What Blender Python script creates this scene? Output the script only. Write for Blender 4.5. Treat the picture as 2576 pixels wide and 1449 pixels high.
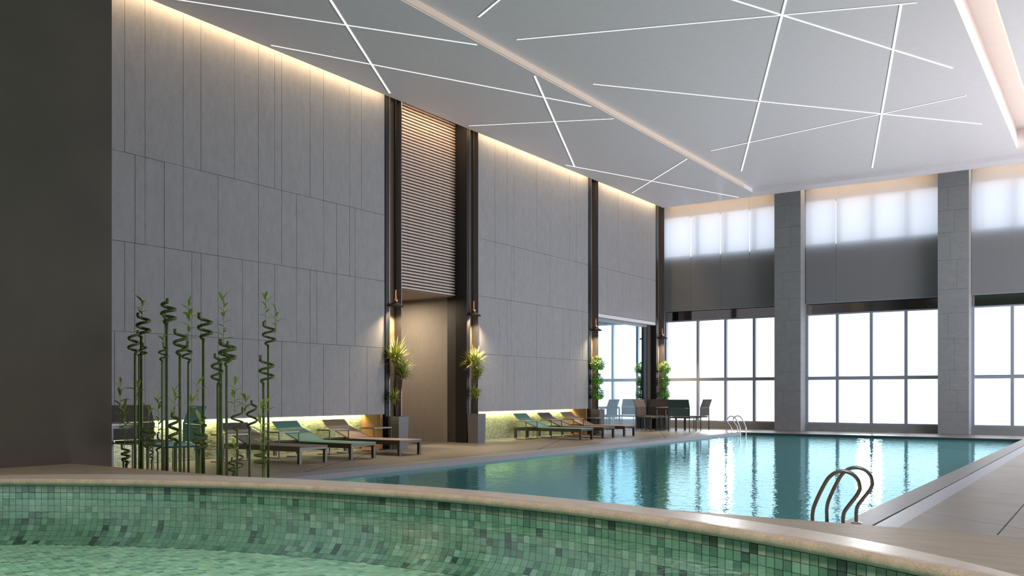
import bpy, math, random
from mathutils import Vector, Matrix
random.seed(7)
S = bpy.context.scene
COL = S.collection
for o in list(S.objects): bpy.data.objects.remove(o)
# ---------------- camera ----------------
W_PX, F_PX, CX, HY = 2576.0, 2273.0, 1288.0, 991.0
cd = bpy.data.cameras.new('camera'); cam = bpy.data.objects.new('camera', cd); COL.objects.link(cam)
cd.sensor_fit = 'HORIZONTAL'; cd.sensor_width = 36; cd.lens = 36 * F_PX / W_PX
cd.shift_y = (HY - 724.5) / W_PX; cd.clip_start = .05; cd.clip_end = 300
cam.location = (0, 0, 1.1); cam.rotation_euler = (math.radians(90), 0, math.radians(33.98))
S.camera = cam
# ---------------- view, world ----------------
S.view_settings.view_transform = 'Standard'; S.view_settings.look = 'None'
S.view_settings.exposure = 0.0; S.view_settings.gamma = 1.0; S.view_settings.use_curve_mapping = False
w = bpy.data.worlds.new('sky'); S.world = w; w.use_nodes = True
nt = w.node_tree; bg = nt.nodes['Background']
tc = nt.nodes.new('ShaderNodeTexCoord'); sp = nt.nodes.new('ShaderNodeSeparateXYZ'); rp = nt.nodes.new('ShaderNodeValToRGB')
nt.links.new(tc.outputs['Generated'], sp.inputs[0]); nt.links.new(sp.outputs['Z'], rp.inputs[0]); nt.links.new(rp.outputs[0], bg.inputs['Color'])
rp.color_ramp.elements[0].position = 0.0; rp.color_ramp.elements[0].color = (.90, .90, .92, 1)
rp.color_ramp.elements[1].position = .35; rp.color_ramp.elements[1].color = (.82, .90, 1, 1)
bg.inputs['Strength'].default_value = 2.3
S.cycles.max_bounces = 8; S.cycles.transparent_max_bounces = 16; S.cycles.sample_clamp_indirect = 6
S.cycles.caustics_reflective = False; S.cycles.caustics_refractive = False
S.cycles.use_denoising = True

def area(name, loc, sx, sy, energy, color, rot=(0, 0, 0), spread=180):
    l = bpy.data.lights.new(name, 'AREA'); l.shape = 'RECTANGLE'; l.size = sx; l.size_y = sy; l.energy = energy; l.color = color
    l.spread = math.radians(spread)
    o = bpy.data.objects.new(name, l); COL.objects.link(o); o.location = loc; o.rotation_euler = rot; return o
WARM = (1, .70, .36)
# warm LED coves (in the slot between ceiling and left wall, and above the blinds)
for y0, y1 in ((4.5, 13.5), (14.1, 16.3), (16.75, 21.8), (22.5, 26.2)):
    area('cove_led', (-12.10, (y0 + y1) / 2, 7.22), .06, y1 - y0, 12 * (y1 - y0), WARM)
for xa, xb in ((-12.4, -8.8), (-7.8, -4.3), (-3.3, .2)): area('window_cove_led', ((xa + xb) / 2, 27.2, 7.3), xb - xa, .05, 30, (1, .66, .34), (math.radians(20), 0, 0))
for y0, y1 in ((5.0, 13.45), (16.75, 21.8)):
    area('brick_led', (-12.69, (y0 + y1) / 2, .695), .04, y1 - y0, 8.5 * (y1 - y0), (1, .87, .52), (0, math.radians(12), 0), 150)
area('channel_led', (-1.66, 15, 7.3), .1, 20, 30, (1, .84, .62), (0, math.radians(120), 0))
area('corridor_light', (-13.8, 15.3, 3.25), .5, .5, 60, (1, .82, .6))
# ceiling downlights over the hot tub and the near deck (behind the camera)
area('tub_downlight', (-3.2, .8, 6.8), 3.0, 1.2, 340, (1, .87, .72), (0, 0, 0), 110)
area('side_fill', (7.7, 21.0, 1.9), 3.4, 12.0, 2300, (.93, .95, 1), (0, math.radians(100), 0))  # fill added on the unseen right side to brighten ceiling and left wall
# unseen fill added under the water to brighten the tub tiles
area('tub_fill', (-3.8, -4.2, .05), 6.5, .3, 340, (.85, 1, .94), (math.radians(90), 0, 0))

for px, py in ((-16.5, 43.1), (-10.4, 47.3)):   # unseen lights added beyond the windows to make glints in the pool
    l = bpy.data.lights.new('glint_light', 'POINT'); l.energy = 2600; l.shadow_soft_size = .55
    o = bpy.data.objects.new('glint_light', l); COL.objects.link(o); o.location = (px, py, 3.0)

# ---------------- materials ----------------
MATS = {}
def mat(name, color=(.5, .5, .5), rough=.5, metal=0, emit=None, es=0, noise=0, nscale=8, stretch=(1, 1, 1), bump=0, bscale=40, spec=.5, coat=0, speck=0, spscale=200, alpha=None):
    if name in MATS: return MATS[name]
    m = bpy.data.materials.new(name); m.use_nodes = True; t = m.node_tree; b = t.nodes['Principled BSDF']
    b.inputs['Base Color'].default_value = (*color, 1); b.inputs['Roughness'].default_value = rough; b.inputs['Metallic'].default_value = metal
    b.inputs['Specular IOR Level'].default_value = spec; b.inputs['Coat Weight'].default_value = coat
    if emit: b.inputs['Emission Color'].default_value = (*emit, 1); b.inputs['Emission Strength'].default_value = es
    tc = t.nodes.new('ShaderNodeTexCoord'); mp = t.nodes.new('ShaderNodeMapping'); mp.inputs['Scale'].default_value = stretch
    t.links.new(tc.outputs['Object'], mp.inputs[0])
    last = None
    n = t.nodes.new('ShaderNodeTexNoise'); n.inputs['Scale'].default_value = nscale; n.inputs['Detail'].default_value = 6
    t.links.new(mp.outputs[0], n.inputs[0])
    r = t.nodes.new('ShaderNodeMapRange'); a = noise if noise else .02
    r.inputs['From Min'].default_value = .3; r.inputs['From Max'].default_value = .7; r.inputs['To Min'].default_value = 1 - a; r.inputs['To Max'].default_value = 1 + a
    t.links.new(n.outputs[0], r.inputs[0])
    mx = t.nodes.new('ShaderNodeVectorMath'); mx.operation = 'SCALE'; mx.inputs[0].default_value = color
    t.links.new(r.outputs[0], mx.inputs['Scale']); last = mx.outputs[0]
    if speck:
        n2 = t.nodes.new('ShaderNodeTexNoise'); n2.inputs['Scale'].default_value = spscale; n2.inputs['Detail'].default_value = 3
        t.links.new(mp.outputs[0], n2.inputs[0])
        r2 = t.nodes.new('ShaderNodeMapRange'); r2.inputs['From Min'].default_value = .35; r2.inputs['From Max'].default_value = .5
        r2.inputs['To Min'].default_value = 1 - speck; r2.inputs['To Max'].default_value = 1
        t.links.new(n2.outputs[0], r2.inputs[0])
        m2 = t.nodes.new('ShaderNodeVectorMath'); m2.operation = 'SCALE'; t.links.new(last, m2.inputs[0]); t.links.new(r2.outputs[0], m2.inputs['Scale']); last = m2.outputs[0]
    t.links.new(last, b.inputs['Base Color'])
    if bump:
        n3 = t.nodes.new('ShaderNodeTexNoise'); n3.inputs['Scale'].default_value = bscale; n3.inputs['Detail'].default_value = 4
        t.links.new(mp.outputs[0], n3.inputs[0]); bp = t.nodes.new('ShaderNodeBump'); bp.inputs['Strength'].default_value = bump; bp.inputs['Distance'].default_value = .01
        t.links.new(n3.outputs[0], bp.inputs['Height']); t.links.new(bp.outputs[0], b.inputs['Normal'])
    MATS[name] = m; return m

M_conc = mat('grey_concrete_panel', (.262, .26, .277), .75, noise=.07, nscale=5, stretch=(2.5, 2.5, 1), bump=.15, bscale=60, speck=.13, spscale=45)
M_conc2 = mat('column_concrete', (.215, .22, .23), .75, noise=.06, nscale=5, stretch=(1, 1, 2), bump=.12, bscale=60, speck=.10, spscale=30)
M_concw = mat('warm_concrete', (.33, .29, .25), .75, noise=.04, nscale=5, stretch=(2.5, 2.5, 1), bump=.12, speck=.10, spscale=34)
M_gap = mat('dark_joint', (.055, .055, .06), .9)
M_back = mat('panel_backing', (.15, .15, .155), .9)
M_clad = mat('dark_brown_cladding', (.045, .037, .031), .5)
M_niche = mat('niche_back', (.11, .08, .055), .65, spec=.2)
M_pillar = mat('dark_bronze_plaster', (.054, .042, .033), .75, noise=.15, nscale=1.2)
M_black = mat('black_metal_cladding', (.012, .012, .014), .38, spec=.35)
M_bronze = mat('dark_bronze_cladding', (.10, .082, .066), .42)
M_chrome = mat('steel_edge', (.42, .44, .5), .25, metal=1)
M_orange = mat('brown_timber_end', (.33, .17, .07), .5, noise=.2, nscale=4)
M_ceil = mat('ceiling_paint', (.755, .705, .74), .55, noise=.02)
M_floor = mat('brown_stone_floor', (.165, .146, .134), .38, noise=.14, nscale=2.5, stretch=(1, 3, 1), bump=.06, bscale=30, speck=.12, spscale=60)
M_floor2 = mat('beige_stone_floor', (.31, .255, .20), .40, noise=.12, nscale=2.5, stretch=(1, 1, 1), bump=.06, bscale=30, speck=.10, spscale=60)
M_deck = mat('taupe_stone_deck', (.25, .20, .152), .45, noise=.16, nscale=5, stretch=(1, 5, 1), bump=.08, bscale=30, speck=.14, spscale=40)
M_cop = mat('cream_stone_coping', (.43, .34, .285), .30, noise=.14, nscale=14, bump=.1, bscale=80, speck=.30, spscale=150)
M_border = mat('speckled_pebble_border', (.26, .27, .31), .5, noise=.2, nscale=60, bump=.4, bscale=200, speck=.45, spscale=160)
M_grate = mat('pale_speckled_grate', (.42, .42, .48), .35, noise=.2, nscale=80, bump=.4, bscale=200, speck=.4, spscale=160)
M_pcop = mat('grey_stone_pool_coping', (.25, .235, .22), .42, noise=.1, nscale=6, speck=.12, spscale=80)
M_wframe = mat('window_aluminium', (.30, .33, .40), .38, metal=.3)
M_kerb = mat('grey_kerb', (.22, .225, .23), .45, noise=.08)
M_span = mat('black_spandrel_glass', (.36, .34, .33), .05, metal=1)
M_slat = mat('pale_timber_slat', (.52, .41, .36), .5, noise=.12, nscale=10)
M_soff = mat('brown_soffit', (.40, .30, .24), .6)
M_white = mat('white_lintel', (.62, .62, .64), .5)
M_led = mat('led_light_line', (1, 1, 1), .5, emit=(1, .98, .93), es=1.2)
M_riser = mat('beige_riser_glow', (.5, .42, .36), .5, emit=(1, .78, .58), es=.2)  # lit riser face of the ceiling, its light put in as emission
M_ledw = mat('white_led_diffuser', (1, 1, 1), .5, emit=(1, .84, .62), es=.8)
M_copper = mat('copper_lamp', (.72, .33, .20), .25, metal=1)
M_bulb = mat('warm_bulb', (1, 1, 1), .5, emit=(1, .78, .45), es=5)
M_pot = mat('dark_grey_planter', (.11, .11, .125), .28, spec=.6)
M_soil = mat('dark_soil', (.03, .025, .02), .9, noise=.3, nscale=40)
M_cane = mat('brown_cane', (.09, .055, .035), .7, noise=.3, nscale=30)
M_dleaf = mat('yellow_green_spiky_leaf', (.66, .68, .20), .45, noise=.35, nscale=25)
M_dleaf2 = mat('olive_spiky_leaf', (.26, .31, .07), .45, noise=.35, nscale=25)
M_fleaf = mat('bright_green_leaf', (.16, .42, .07), .45, noise=.3, nscale=30)
M_fleaf2 = mat('lime_green_leaf', (.42, .62, .10), .45, noise=.3, nscale=30)
M_bamb = mat('bamboo_green_stem', (.050, .072, .008), .38, noise=.3, nscale=12, spec=.35)
M_bleaf = mat('bamboo_leaf', (.22, .30, .04), .4, noise=.25, nscale=20)
M_steel = mat('brushed_steel', (.50, .42, .37), .22, metal=1)
M_steel2 = mat('polished_steel', (.75, .77, .8), .15, metal=1)
M_teal = mat('teal_mesh_fabric', (.12, .27, .25), .7, noise=.06, nscale=200)
M_lteal = mat('light_teal_fabric', (.17, .44, .47), .65, noise=.06, nscale=200)
M_dteal = mat('dark_teal_fabric', (.022, .060, .062), .6, noise=.08, nscale=150)
M_taupe = mat('taupe_mesh_fabric', (.27, .20, .17), .7, noise=.06, nscale=200)
M_plum = mat('grey_plum_mesh_fabric', (.125, .105, .115), .7, noise=.06, nscale=200)
M_brownf = mat('brown_fabric', (.055, .040, .033), .7, noise=.06, nscale=200)
M_tanf = mat('bronze_fabric', (.10, .068, .048), .7, noise=.06, nscale=200)
M_dark = mat('near_black_fabric', (.012, .010, .010), .7)
M_greyf = mat('grey_fabric', (.055, .050, .050), .7)
M_frame = mat('dark_bronze_frame', (.060, .048, .045), .38, metal=.3)
M_ttop = mat('grey_table_top', (.24, .22, .215), .3)
M_under = mat('pool_basin_tile', (.22, .56, .58), .4, noise=.1)
M_grout = mat('pale_green_grout', (.30, .40, .31), .7)
GT = [mat('tile_sage', (0.184, 0.242, 0.194), .22, noise=.06, nscale=30), mat('tile_green', (0.143, 0.201, 0.158), .22, noise=.06, nscale=30), mat('tile_fern', (0.166, 0.221, 0.176), .22, noise=.06, nscale=30),
      mat('tile_forest', (0.092, 0.131, 0.108), .22, noise=.06, nscale=30), mat('tile_dark', (0.041, 0.057, 0.050), .22, noise=.06, nscale=30), mat('tile_light', (0.258, 0.303, 0.252), .22, noise=.06, nscale=30)]
GU = [mat('wet_tile_sage', (0.184, 0.242, 0.194), .22, noise=.06, nscale=30), mat('wet_tile_green', (0.143, 0.201, 0.158), .22, noise=.06, nscale=30), mat('wet_tile_fern', (0.166, 0.221, 0.176), .22, noise=.06, nscale=30),
      mat('wet_tile_forest', (0.092, 0.131, 0.108), .22, noise=.06, nscale=30), mat('wet_tile_dark', (0.041, 0.057, 0.050), .22, noise=.06, nscale=30), mat('wet_tile_light', (0.258, 0.303, 0.252), .22, noise=.06, nscale=30)]
UT = [mat('floor_tile_pale', (0.675, 0.690, 0.586), .3, noise=.06), mat('floor_tile_sage', (0.500, 0.552, 0.464), .3, noise=.06), mat('floor_tile_sand', (0.600, 0.552, 0.464), .3, noise=.06),
      mat('floor_tile_slate', (0.237, 0.287, 0.281), .3, noise=.06), mat('floor_tile_green', (0.413, 0.494, 0.415), .3, noise=.06)]
BR = [mat('brick_olive', (.29, .33, .18), .3, noise=.12, nscale=40), mat('brick_sage', (.34, .39, .23), .3, noise=.12, nscale=40), mat('brick_pale', (.42, .45, .28), .3, noise=.12, nscale=40), mat('brick_moss', (.20, .25, .14), .3, noise=.12, nscale=40)]

def blind_mat():
    m = bpy.data.materials.new('translucent_grey_blind'); m.use_nodes = True; t = m.node_tree; t.nodes.clear()
    o = t.nodes.new('ShaderNodeOutputMaterial'); d = t.nodes.new('ShaderNodeBsdfDiffuse'); tr = t.nodes.new('ShaderNodeBsdfTranslucent'); x = t.nodes.new('ShaderNodeMixShader')
    n = t.nodes.new('ShaderNodeTexNoise'); n.inputs['Scale'].default_value = 60; tc = t.nodes.new('ShaderNodeTexCoord'); t.links.new(tc.outputs['Object'], n.inputs[0])
    r = t.nodes.new('ShaderNodeMapRange'); r.inputs['To Min'].default_value = .56; r.inputs['To Max'].default_value = .64; t.links.new(n.outputs[0], r.inputs[0])
    d.inputs[0].default_value = (.46, .47, .50, 1); tr.inputs[0].default_value = (.74, .78, .86, 1)
    t.links.new(r.outputs[0], x.inputs[0]); t.links.new(d.outputs[0], x.inputs[1]); t.links.new(tr.outputs[0], x.inputs[2]); t.links.new(x.outputs[0], o.inputs[0]); return m
M_blind = blind_mat()
def glass_mat(name, tint, gcol, refl, rough=.0, facing=True):
    m = bpy.data.materials.new(name); m.use_nodes = True; t = m.node_tree; t.nodes.clear()
    o = t.nodes.new('ShaderNodeOutputMaterial'); a = t.nodes.new('ShaderNodeBsdfTransparent'); g = t.nodes.new('ShaderNodeBsdfGlossy'); x = t.nodes.new('ShaderNodeMixShader')
    a.inputs[0].default_value = (*tint, 1); g.inputs[0].default_value = (*gcol, 1); g.inputs['Roughness'].default_value = rough; x.inputs[0].default_value = refl
    t.links.new(a.outputs[0], x.inputs[1]); t.links.new(g.outputs[0], x.inputs[2]); t.links.new(x.outputs[0], o.inputs[0]); return m
M_pane = glass_mat('window_glass', (.97, .985, 1), (.9, .95, 1), .06)
M_doorglass = glass_mat('mirror_tinted_door_glass', (.75, .85, .9), (.78, .92, 1), .72)
def water_mat(name, kind):
    m = bpy.data.materials.new(name); m.use_nodes = True; t = m.node_tree; t.nodes.clear(); N = t.nodes.new; L = t.links.new
    o = N('ShaderNodeOutputMaterial'); g = N('ShaderNodeBsdfGlossy'); x = N('ShaderNodeMixShader'); fr = N('ShaderNodeFresnel')
    tc = N('ShaderNodeTexCoord'); mp = N('ShaderNodeMapping'); L(tc.outputs['Object'], mp.inputs[0])
    n = N('ShaderNodeTexNoise'); n.inputs['Detail'].default_value = 3; L(mp.outputs[0], n.inputs[0]); bp = N('ShaderNodeBump'); L(n.outputs[0], bp.inputs['Height'])
    L(bp.outputs[0], g.inputs['Normal'])
    if kind == 'pool':
        n.inputs['Scale'].default_value = 7.5; n.inputs['Distortion'].default_value = .4; bp.inputs['Strength'].default_value = .42; bp.inputs['Distance'].default_value = .010
        tr = N('ShaderNodeBsdfTransparent'); tr.inputs[0].default_value = (.6, .95, .97, 1)
        df = N('ShaderNodeBsdfDiffuse'); df.inputs[0].default_value = (.13, .46, .46, 1)          # cloudy body of the deep water
        body = N('ShaderNodeMixShader'); body.inputs[0].default_value = .8; L(tr.outputs[0], body.inputs[1]); L(df.outputs[0], body.inputs[2])
        g.inputs[0].default_value = (.60, .92, .98, 1); g.inputs['Roughness'].default_value = .02; fr.inputs['IOR'].default_value = 1.65
    else:
        n.inputs['Scale'].default_value = 6.0; n.inputs['Distortion'].default_value = .6; bp.inputs['Strength'].default_value = .6; bp.inputs['Distance'].default_value = .02
        body = N('ShaderNodeBsdfTransparent'); body.inputs[0].default_value = (.70, .98, .92, 1)
        g.inputs[0].default_value = (.8, .95, .95, 1); g.inputs['Roughness'].default_value = .03; fr.inputs['IOR'].default_value = 1.15
    L(bp.outputs[0], fr.inputs['Normal'])
    L(fr.outputs[0], x.inputs[0]); L(body.outputs[0], x.inputs[1]); L(g.outputs[0], x.inputs[2]); L(x.outputs[0], o.inputs[0]); return m
M_poolwater = water_mat('cyan_pool_water', 'pool'); M_tubwater = water_mat('green_tub_water', 'tub')

# ---------------- geometry helpers ----------------
class MB:
    def __init__(s): s.v = []; s.f = []; s.m = []; s.sm = []
    def face(s, pts, mi=0, smooth=False):
        b = len(s.v); s.v += [tuple(p) for p in pts]; s.f.append(tuple(range(b, b + len(pts)))); s.m.append(mi); s.sm.append(smooth)
    def box(s, x0, x1, y0, y1, z0, z1, mi=0, M=None):
        P = [Vector((x, y, z)) for z in (z0, z1) for x, y in ((x0, y0), (x1, y0), (x1, y1), (x0, y1))]
        if M: P = [M @ p for p in P]
        b = len(s.v); s.v += [tuple(p) for p in P]
        for f in ((3, 2, 1, 0), (4, 5, 6, 7), (0, 1, 5, 4), (1, 2, 6, 5), (2, 3, 7, 6), (3, 0, 4, 7)): s.f.append(tuple(b + i for i in f)); s.m.append(mi); s.sm.append(False)
        return s
    def tube(s, pts, r, n=8, mi=0, cap=True):
        pts = [Vector(p) for p in pts]; b = len(s.v); up = None
        for i, p in enumerate(pts):
            t = (pts[min(i + 1, len(pts) - 1)] - pts[max(i - 1, 0)]).normalized()
            if up is None: up = t.orthogonal().normalized()
            up = (up - t * up.dot(t)); up = up.normalized() if up.length > 1e-6 else t.orthogonal().normalized()
            sd = t.cross(up); rr = r[i] if isinstance(r, (list, tuple)) else r
            for k in range(n):
                a = 2 * math.pi * k / n; s.v.append(tuple(p + up * math.cos(a) * rr + sd * math.sin(a) * rr))
        for i in range(len(pts) - 1):
            for k in range(n):
                k2 = (k + 1) % n; s.f.append((b + i * n + k, b + i * n + k2, b + (i + 1) * n + k2, b + (i + 1) * n + k)); s.m.append(mi); s.sm.append(True)
        if cap:
            s.f.append(tuple(b + k for k in range(n))[::-1]); s.f.append(tuple(b + (len(pts) - 1) * n + k for k in range(n))); s.m += [mi, mi]; s.sm += [False, False]
        return s
    def lathe(s, prof, c, n=24, mi=0):
        b = len(s.v)
        for r, z in prof:
            for k in range(n): a = 2 * math.pi * k / n; s.v.append((c[0] + r * math.cos(a), c[1] + r * math.sin(a), c[2] + z))
        for i in range(len(prof) - 1):
            for k in range(n):
                k2 = (k + 1) % n; s.f.append((b + i * n + k, b + i * n + k2, b + (i + 1) * n + k2, b + (i + 1) * n + k)); s.m.append(mi); s.sm.append(True)
        return s
    def build(s, name, mats, parent=None, loc=None, **kw):
        me = bpy.data.meshes.new(name); me.from_pydata(s.v, [], s.f)
        for m in (mats if isinstance(mats, (list, tuple)) else [mats]): me.materials.append(m)
        me.polygons.foreach_set('material_index', s.m); me.polygons.foreach_set('use_smooth', s.sm); me.update()
        return put(name, me, parent, loc, **kw)
def put(name, me, parent=None, loc=None, **kw):
    o = bpy.data.objects.new(name, me); COL.objects.link(o)
    if parent: o.parent = parent
    if loc: o.location = loc
    for k, v in kw.items(): o[k] = v
    return o
def empty(name, loc, rz=0, **kw):
    o = bpy.data.objects.new(name, None); COL.objects.link(o); o.location = loc; o.rotation_euler = (0, 0, rz); o.empty_display_size = .1
    for k, v in kw.items(): o[k] = v
    return o
def boxo(name, b, m, parent=None, **kw):
    if parent is not None and kw.pop('world', False):
        p = parent.location; b = (b[0] - p.x, b[1] - p.x, b[2] - p.y, b[3] - p.y, b[4] - p.z, b[5] - p.z)
    return MB().box(*b).build(name, m, parent, **kw)
KIDS = {}
def copy_tree(o, parent=None):
    c = o.copy(); COL.objects.link(c)
    if parent: c.parent = parent
    for ch in list(o.children): copy_tree(ch, c)
    return c
def bevel(o, w=.004, seg=1):
    b = o.modifiers.new('bevel', 'BEVEL'); b.width = w; b.segments = seg; b.limit_method = 'ANGLE'; return o
ST = dict(kind='structure')

H, H2 = 6.98, 7.10
XW = -12.2          # face of the grey panels
# ================= setting: ceiling =================
# left and far border of the ceiling are lower than the central field
m = MB()
m.box(-12.0, -8.92, -8, 26.33, H, H + .30)
m.box(-8.92, 8, 25.77, 26.33, H, H + .30)
m.box(-8.92, -2.11, -8, 25.77, H2, H2 + .18)
m.box(-1.58, 8, -8, 25.77, H2, H2 + .18)
m.box(-2.11, -1.58, 25.35, 25.77, H2, H2 + .18)
ceil = m.build('ceiling', M_ceil, **ST)
c = MB(); c.box(-2.19, -2.11, -8, 25.25, H2 + .18, 7.62); c.box(-1.58, -1.5, -8, 25.25, H2 + .18, 7.62); c.box(-2.19, -1.5, -8, 25.35, 7.57, 7.65); c.box(-2.11, -1.58, 25.25, 25.35, H2, 7.57)
c.build('cove_channel', M_ceil, ceil)
MB().box(-1.64, -1.58, -6, 25.2, 7.22, 7.30).build('cove_light_strip', M_ledw, ceil)
MB().box(-8.925, -8.885, -8, 25.0, H + .012, H2).build('glowing_riser', M_riser, ceil)  # riser beside the central field, given a weak glow of its own
boxo('upper_ceiling_slab', (-18, 9, -9, 28.2, 7.7, 7.9), M_ceil, ceil)
# light lines let into the ceiling, each a lamp of its own
LEDS = [(-11.838, 8.108, -8.986, 12.28, 6.98, 'border light line running to the beige strip, nearest the left wall top'), (-9.090, 8.453, -11.845, 13.308, 6.98, 'border light line ending above the first black niche'),
 (-11.868, 10.358, -8.977, 16.211, 6.98, 'long border light line crossing above the first niche'), (-5.639, 10.146, -8.472, 11.62, 7.1, 'short light line at the top edge, just right of the beige strip'),
 (-11.847, 15.893, -8.985, 17.202, 6.98, 'border light line starting above the second black niche'), (-8.99, 14.088, -11.7, 20.242, 6.98, 'steep border light line over the middle of the second grey wall'),
 (-11.817, 20.017, -9.476, 26.174, 6.98, 'border light line ending in the far left ceiling corner'), (-9.018, 21.194, -11.852, 23.864, 6.98, 'short border light line crossing near the far left corner'),
 (-8.478, 12.723, -2.591, 14.95, 7.1, 'nearly level long light line along the top of the central ceiling'), (-5.716, 11.490, -2.573, 18.323, 7.1, 'light line falling to the right in the upper right ceiling'),
 (-3.443, 11.905, -8.47, 23.608, 7.1, 'long steep light line in the middle of the central ceiling'), (-2.805, 14.875, -5.474, 25.215, 7.1, 'long steep light line beside the bright cove channel'),
 (-8.465, 15.38, -2.565, 22.493, 7.1, 'longest light line across the central ceiling'), (-8.39, 21.219, -2.584, 20.158, 7.1, 'far light line rising to the right in the central ceiling')]
for x0, y0, x1, y1, z, lb in LEDS:
    a = math.atan2(y1 - y0, x1 - x0); Ln = math.hypot(x1 - x0, y1 - y0)
    r = empty('ceiling_light', ((x0 + x1) / 2, (y0 + y1) / 2, z), a, label='white ' + lb, category='light', group='white light lines let into the ceiling')
    MB().box(-Ln / 2, Ln / 2, -.018, .018, -.006, .002).build('diffuser', M_led, r)
    q = MB(); q.box(-Ln / 2, Ln / 2, .018, .022, -.007, .002); q.box(-Ln / 2, Ln / 2, -.022, -.018, -.007, .002); q.build('trim_profile', M_ceil, r)

# ================= setting: left wall =================
def panels(wall, Y0, Y1, rows, cuts):
    for (z0, z1), cs in zip(rows, cuts):
        ys = [Y0] + [c for c in cs if Y0 + .1 < c < Y1 - .1] + [Y1]
        for a, b in zip(ys, ys[1:]):
            bevel(MB().box(XW - .03, XW + random.uniform(-.0015, .0015), a + .0025, b - .0025, z0 + .0025, z1 - .0025).build('panel', M_conc, wall), .002)
RZ = [(4.67, 7.35), (3.35, 4.67), (2.02, 3.35), (.69, 2.02)]
pre = lambda ph: [5.0 + ph + k * .83 for k in range(3)]
W1 = [pre(.2) + [7.87, 8.204, 8.869, 9.205, 9.861, 10.362, 10.719, 10.878, 11.546, 11.881, 12.561, 12.886],
      pre(.5) + [8.038, 8.204, 8.536, 8.869, 9.535, 10.362, 10.878, 11.222, 11.881, 12.217, 12.561, 12.705],
      pre(.1) + [7.87, 8.032, 8.536, 9.033, 9.205, 9.535, 10.025, 10.362, 10.719, 11.222, 11.546, 11.712, 12.217, 12.705],
      pre(.3) + [7.705, 8.204, 8.532, 9.026, 9.535, 10.025, 10.362, 10.878, 11.546, 11.881, 12.561, 13.036]]
W2 = [[17.382, 17.879, 18.187, 19.211, 19.861, 20.853, 21.205], [17.382, 18.06, 18.187, 19.861, 21.205], [17.559, 17.891, 18.06, 19.211, 20.038, 20.521, 20.861, 21.555], [17.712, 17.891, 18.201, 19.211, 19.88, 20.861, 21.192]]
W3 = [[23.649, 24.591, 25.317], [23.003, 23.949, 24.458, 25.317]]
wl = MB(); wl.box(-12.75, -12.232, 5, 13.55, .70, 7.6); wl.box(-13.1, -12.77, 3, 13.55, -.1, 7.6)
wl = wl.build('wall_left', M_back, **ST)
panels(wl, 5.0, 13.55, RZ, W1)
w2 = MB(); w2.box(-12.75, -12.232, 16.72, 21.87, .70, 7.6); w2.box(-13.1, -12.77, 16.72, 22.5, -.1, 7.6)
w2 = w2.build('wall_left_middle', M_back, **ST)
panels(w2, 16.72, 21.87, RZ, W2)
w3 = MB(); w3.box(-12.75, -12.232, 22.44, 26.24, 3.38, 7.6)
w3 = w3.build('wall_left_far', M_back, **ST)
panels(w3, 22.44, 26.24, [(4.68, 7.35), (3.37, 4.68)], W3)
boxo('lintel', (-12.45, -12.21, 22.44, 26.24, 3.27, 3.365), M_white, w3)
# glazed mosaic bricks behind the loungers: too small to pick apart, real relief
def bricks(parent, Y0, Y1):
    m = MB(); z = .005; row = 0; bh = .0195; bl = .072
    while z < .70:
        y = Y0 - (row % 2) * bl / 2
        while y < Y1:
            a, b = max(y, Y0), min(y + bl - .004, Y1)
            if b - a > .01:
                x = -12.75 + random.uniform(.004, .008); z1 = min(z + bh - .003, .699)
                mi = random.choices((0, 1, 2, 3), (3, 4, 3, 1))[0]
                m.face([(x, a, z), (x, b, z), (x, b, z1), (x, a, z1)], mi)
                m.face([(x, a, z1), (x, b, z1), (-12.75, b, z1 + .002), (-12.75, a, z1 + .002)], mi)
                m.face([(-12.75, a, z - .001), (-12.75, b, z - .001), (x, b, z), (x, a, z)], mi)
                m.face([(-12.75, a - .001, z), (x, a, z), (x, a, z1), (-12.75, a - .001, z1)], mi)
            y += bl
        z += bh; row += 1
    o = m.build('mosaic_brick', BR, parent, kind='stuff')
    MB().box(-12.77, -12.75, Y0, Y1, 0, .70).build('mortar', mat('dark_mortar', (.10, .13, .07), .8), parent)
bricks(wl, 5.0, 13.46); bricks(w2, 16.74, 21.80)
boxo('end_board', (-12.75, -12.24, 13.46, 13.54, 0, .69), M_orange, wl)
boxo('end_board', (-12.75, -12.24, 21.80, 21.87, 0, .69), M_orange, w2)
# black niches with a pendant in each
def niche(Y0, Y1, n):
    o = MB(); o.box(-12.9, -12.38, Y0, Y1, 0, 7.6)
    o.box(-12.5, XW + .015, Y0 - .12, Y0 - .012, 0, 7.6)
    o = o.build('trim_%d' % n, M_black, **ST)
    boxo('back_panel', (-12.385, -12.37, Y0 + .01, Y1 - .01, 0, 7.5), M_niche, o)
    boxo('steel_edge', (-12.4, XW + .02, Y0 - .012, Y0 + .004, 0, 7.55), M_chrome, o)
    boxo('steel_edge', (-12.4, XW + .01, Y1 - .006, Y1 + .006, 0, 7.55), M_chrome, o)
    return o
niche(13.68, 14.05, 1); niche(16.38, 16.71, 2); niche(22.0, 22.43, 3); niche(26.36, 26.86, 4)
# slatted screen over the corridor mouth
sc = MB().box(-12.62, -12.57, 14.06, 16.37, 3.32, 7.6).build('trim_5', M_gap, **ST)
me = bpy.data.meshes.new('slat'); q = MB().box(-.022, .018, 14.06, 16.365, 0, .035); me.from_pydata(q.v, [], q.f); me.materials.append(M_slat)
for k in range(61): put('slat', me, sc, (-12.54, 0, 3.325 + k * .0665))
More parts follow.
